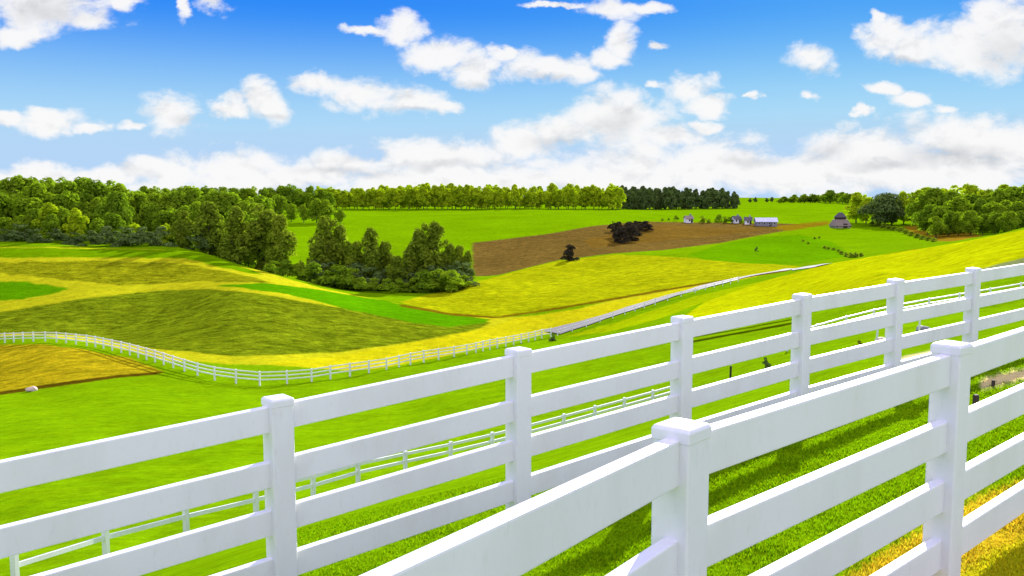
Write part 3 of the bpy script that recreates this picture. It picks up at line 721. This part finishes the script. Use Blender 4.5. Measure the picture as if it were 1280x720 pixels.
def sky():
    w = bpy.data.worlds.new('World'); scene.world = w; w.use_nodes = True; nt = w.node_tree; nt.nodes.clear(); g = G(nt)
    st = g.n('ShaderNodeTexSky', sky_type='NISHITA'); st.sun_disc = False; st.sun_elevation = SUN_EL; st.sun_rotation = math.atan2(SUN_AZ[0], SUN_AZ[1])
    st.air_density = 1.0; st.dust_density = 0.1; st.ozone_density = 2.0; st.altitude = 200
    sr = g.n('ShaderNodeSeparateColor'); g.link(st.outputs[0], sr.inputs[0])
    mxc = g.math('MAXIMUM', g.math('MAXIMUM', sr.outputs[0], sr.outputs[1]), g.math('MAXIMUM', sr.outputs[2], .001))
    gm = g.n('ShaderNodeGamma'); gm.inputs[1].default_value = 3.2; g.link(g.scale(st.outputs[0], g.math('DIVIDE', 1, mxc)), gm.inputs[0])
    hs = g.n('ShaderNodeVectorMath', operation='SCALE'); g.link(gm.outputs[0], hs.inputs[0]); hs.inputs[3].default_value = 2.9
    tc = g.n('ShaderNodeTexCoord'); sep = g.n('ShaderNodeSeparateXYZ'); g.link(tc.outputs['Generated'], sep.inputs[0])
    air = g.mix(g.ramp(sep.outputs[2], .21, .04, 0, 1, True), g.mix(1, hs.outputs[0], (.42, .86, 1, 1), 'MULTIPLY'), (1.45, 2.08, 2.9, 1))      # paler air towards the horizon
    ya = g.math('MAXIMUM', g.math('ABSOLUTE', sep.outputs[1]), .05)
    u = g.math('DIVIDE', sep.outputs[0], ya); vv = g.math('DIVIDE', sep.outputs[2], ya)
    cb = g.n('ShaderNodeCombineXYZ'); g.link(u, cb.inputs[0]); g.link(vv, cb.inputs[1]); uv = cb.outputs[0]
    # warp with two noises so that outlines billow
    st2 = g.n('ShaderNodeMapping'); st2.inputs['Scale'].default_value = (1, 1.5, 1); g.link(uv, st2.inputs['Vector'])
    na = g.noise(st2.outputs[0], 9, 3, .6); nb = g.noise(st2.outputs[0], 16, 9, .62, .3)
    sub = g.n('ShaderNodeVectorMath', operation='SUBTRACT'); g.link(na.outputs['Color'], sub.inputs[0]); sub.inputs[1].default_value = (.5, .5, .5)
    sc = g.n('ShaderNodeVectorMath', operation='MULTIPLY'); g.link(sub.outputs[0], sc.inputs[0]); sc.inputs[1].default_value = (.06, .035, 0)
    ad = g.n('ShaderNodeVectorMath', operation='ADD'); g.link(uv, ad.inputs[0]); g.link(sc.outputs[0], ad.inputs[1])
    nd = g.noise(st2.outputs[0], 34, 5, .6); sb2 = g.n('ShaderNodeVectorMath', operation='SUBTRACT'); g.link(nd.outputs['Color'], sb2.inputs[0]); sb2.inputs[1].default_value = (.5, .5, .5)
    sc2 = g.n('ShaderNodeVectorMath', operation='MULTIPLY'); g.link(sb2.outputs[0], sc2.inputs[0]); sc2.inputs[1].default_value = (.03, .02, 0)
    ad2 = g.n('ShaderNodeVectorMath', operation='ADD'); g.link(ad.outputs[0], ad2.inputs[0]); g.link(sc2.outputs[0], ad2.inputs[1]); wuv = ad2.outputs[0]
    def blobs(L, vec, gw=1.):
        acc = None
        for px, py, rx, ry in L:
            rx *= gw; ry *= gw; d = ray(px, py)
            s1 = g.n('ShaderNodeVectorMath', operation='SUBTRACT'); g.link(vec, s1.inputs[0]); s1.inputs[1].default_value = (d[0], d[2], 0)
            s2 = g.n('ShaderNodeVectorMath', operation='MULTIPLY'); g.link(s1.outputs[0], s2.inputs[0]); s2.inputs[1].default_value = (F / rx, F / ry, 0)
            s3 = g.n('ShaderNodeVectorMath', operation='LENGTH'); g.link(s2.outputs[0], s3.inputs[0])
            f = g.math('SUBTRACT', 1, s3.outputs['Value'])
            acc = f if acc is None else g.math('SMOOTH_MAX', acc, f, .12)
        return acc
    CL = [(65, 2, 95, 42), (15, 40, 34, 16), (110, 22, 34, 22), (150, 2, 24, 12), (225, 8, 10, 20), (265, 6, 30, 12),
          (465, 37, 46, 9), (510, 32, 34, 24), (545, 68, 42, 26), (592, 90, 42, 24), (625, 70, 24, 12), (680, 82, 66, 24), (722, 88, 24, 12),
          (780, 52, 26, 34), (768, 72, 40, 14), (765, 8, 50, 16), (812, 4, 40, 9), (826, 55, 15, 8), (690, 3, 50, 5),
          (65, 151, 58, 20), (8, 148, 26, 12), (113, 158, 26, 8), (214, 138, 56, 28), (165, 156, 22, 7), (290, 136, 34, 18), (336, 131, 40, 30),
          (405, 108, 38, 20), (450, 122, 56, 26), (505, 130, 56, 22), (545, 135, 30, 10),
          (1018, 78, 38, 24), (1105, 50, 36, 30), (1095, 24, 10, 14), (1135, 58, 60, 28), (1200, 50, 80, 40), (1265, 40, 70, 52), (1240, 20, 30, 26),
          (865, 108, 42, 24), (893, 130, 42, 16), (815, 102, 20, 9), (880, 158, 26, 10), (1105, 114, 28, 10), (1140, 124, 30, 12), (1178, 137, 18, 9), (1010, 120, 18, 9), (945, 121, 10, 7), (1080, 142, 12, 6),
          (770, 148, 80, 40), (700, 165, 74, 28), (650, 180, 60, 22), (830, 172, 60, 20), (560, 195, 120, 24), (440, 205, 90, 20), (285, 205, 90, 26), (190, 215, 90, 20), (60, 215, 70, 16), (120, 222, 200, 18), (350, 222, 200, 22),
          (600, 226, 300, 30), (900, 205, 130, 38), (1000, 215, 200, 34), (1100, 190, 110, 34), (1200, 178, 110, 40), (1280, 185, 90, 34), (1160, 215, 260, 40), (780, 220, 200, 50), (30, 238, 400, 16)]
    dens = blobs(CL, wuv, 1.05)
    fb = g.ramp(nb.outputs[0], .25, .75, -.5, .5)
    dv = g.math('ADD', dens, g.math('MULTIPLY', fb, 1.0))
    mask = g.ramp(dv, .0, .50, 0, 1, True)
    # general broken cloud away from the survey area (for the light it gives)
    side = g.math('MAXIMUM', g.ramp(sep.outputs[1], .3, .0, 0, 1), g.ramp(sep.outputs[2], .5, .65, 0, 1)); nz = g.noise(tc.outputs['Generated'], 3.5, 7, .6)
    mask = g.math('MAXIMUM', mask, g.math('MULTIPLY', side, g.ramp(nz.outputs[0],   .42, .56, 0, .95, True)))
    # grey undersides
    GR = [(250, 146, 42, 12), (766, 160, 30, 26), (1275, 62, 70, 28), (1195, 197, 90, 16), (1110, 205, 60, 10), (935, 198, 50, 10), (62, 12, 70, 22), (690, 180, 40, 10), (440, 215, 80, 8), (1030, 190, 40, 12), (560, 205, 80, 8), (1018, 92, 30, 6), (590, 106, 34, 7), (680, 96, 40, 7), (500, 142, 50, 6), (340, 150, 34, 7), (1130, 76, 50, 8)]
    gr = blobs(GR, wuv); nc = g.noise(st2.outputs[0], 22, 6, .6)
    grey = g.math('MULTIPLY', g.ramp(gr, -.2, .9, 0, .62, True), g.ramp(nc.outputs[0], .3, .7, .4, 1.2))
    # relief: puffs are brighter towards the sun above, greyer below
    of = g.n('ShaderNodeVectorMath', operation='ADD'); g.link(st2.outputs[0], of.inputs[0]); of.inputs[1].default_value = (.004, .022, 0)
    nu = g.noise(of.outputs[0], 16, 5, .6, .3); nl_ = g.noise(st2.outputs[0], 16, 5, .6, .3)
    grey = g.math('ADD', grey, g.ramp(g.math('SUBTRACT', nu.outputs[0], nl_.outputs[0]), .02, .22, 0, .42), clamp=True)
    ccol = g.mix(grey, (3.0, 2.98, 2.97, 1), (1.7, 1.73, 1.8, 1))
    edge = g.ramp(dv, .3, .7, 0, 1, True)
    ccol = g.mix(edge, g.mix(.8, air, ccol), ccol)
    ccol = g.mix(side, ccol, (6.8, 6.25, 6.75, 1))      # unseen cloud added overhead and behind, brightened and tinted to light the fence's shaded faces
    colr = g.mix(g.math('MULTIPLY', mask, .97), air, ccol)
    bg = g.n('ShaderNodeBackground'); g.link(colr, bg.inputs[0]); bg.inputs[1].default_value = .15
    o = g.n('ShaderNodeOutputWorld'); g.link(bg.outputs[0], o.inputs[0])
    w.cycles.sampling_method = 'MANUAL'; w.cycles.sample_map_resolution = 512
sky()

# ------------------------------------------------------------------ camera and output
cam = bpy.data.cameras.new('camera'); co = bpy.data.objects.new('camera', cam); COL.objects.link(co)
cam.sensor_width = 36; cam.lens = 36 * F / 1280; cam.clip_start = .05; cam.clip_end = 20000
co.location = (0, 0, CZ); co.rotation_euler = (math.pi / 2 - PITCH, 0, 0)
scene.camera = co
vs = scene.view_settings; vs.view_transform = 'Standard'; vs.look = 'None'; vs.gamma = 1; vs.use_curve_mapping = False; vs.exposure = 1.1
scene.render.engine = 'CYCLES'; scene.cycles.use_denoising = True; scene.cycles.max_bounces = 6; scene.cycles.transparent_max_bounces = 8
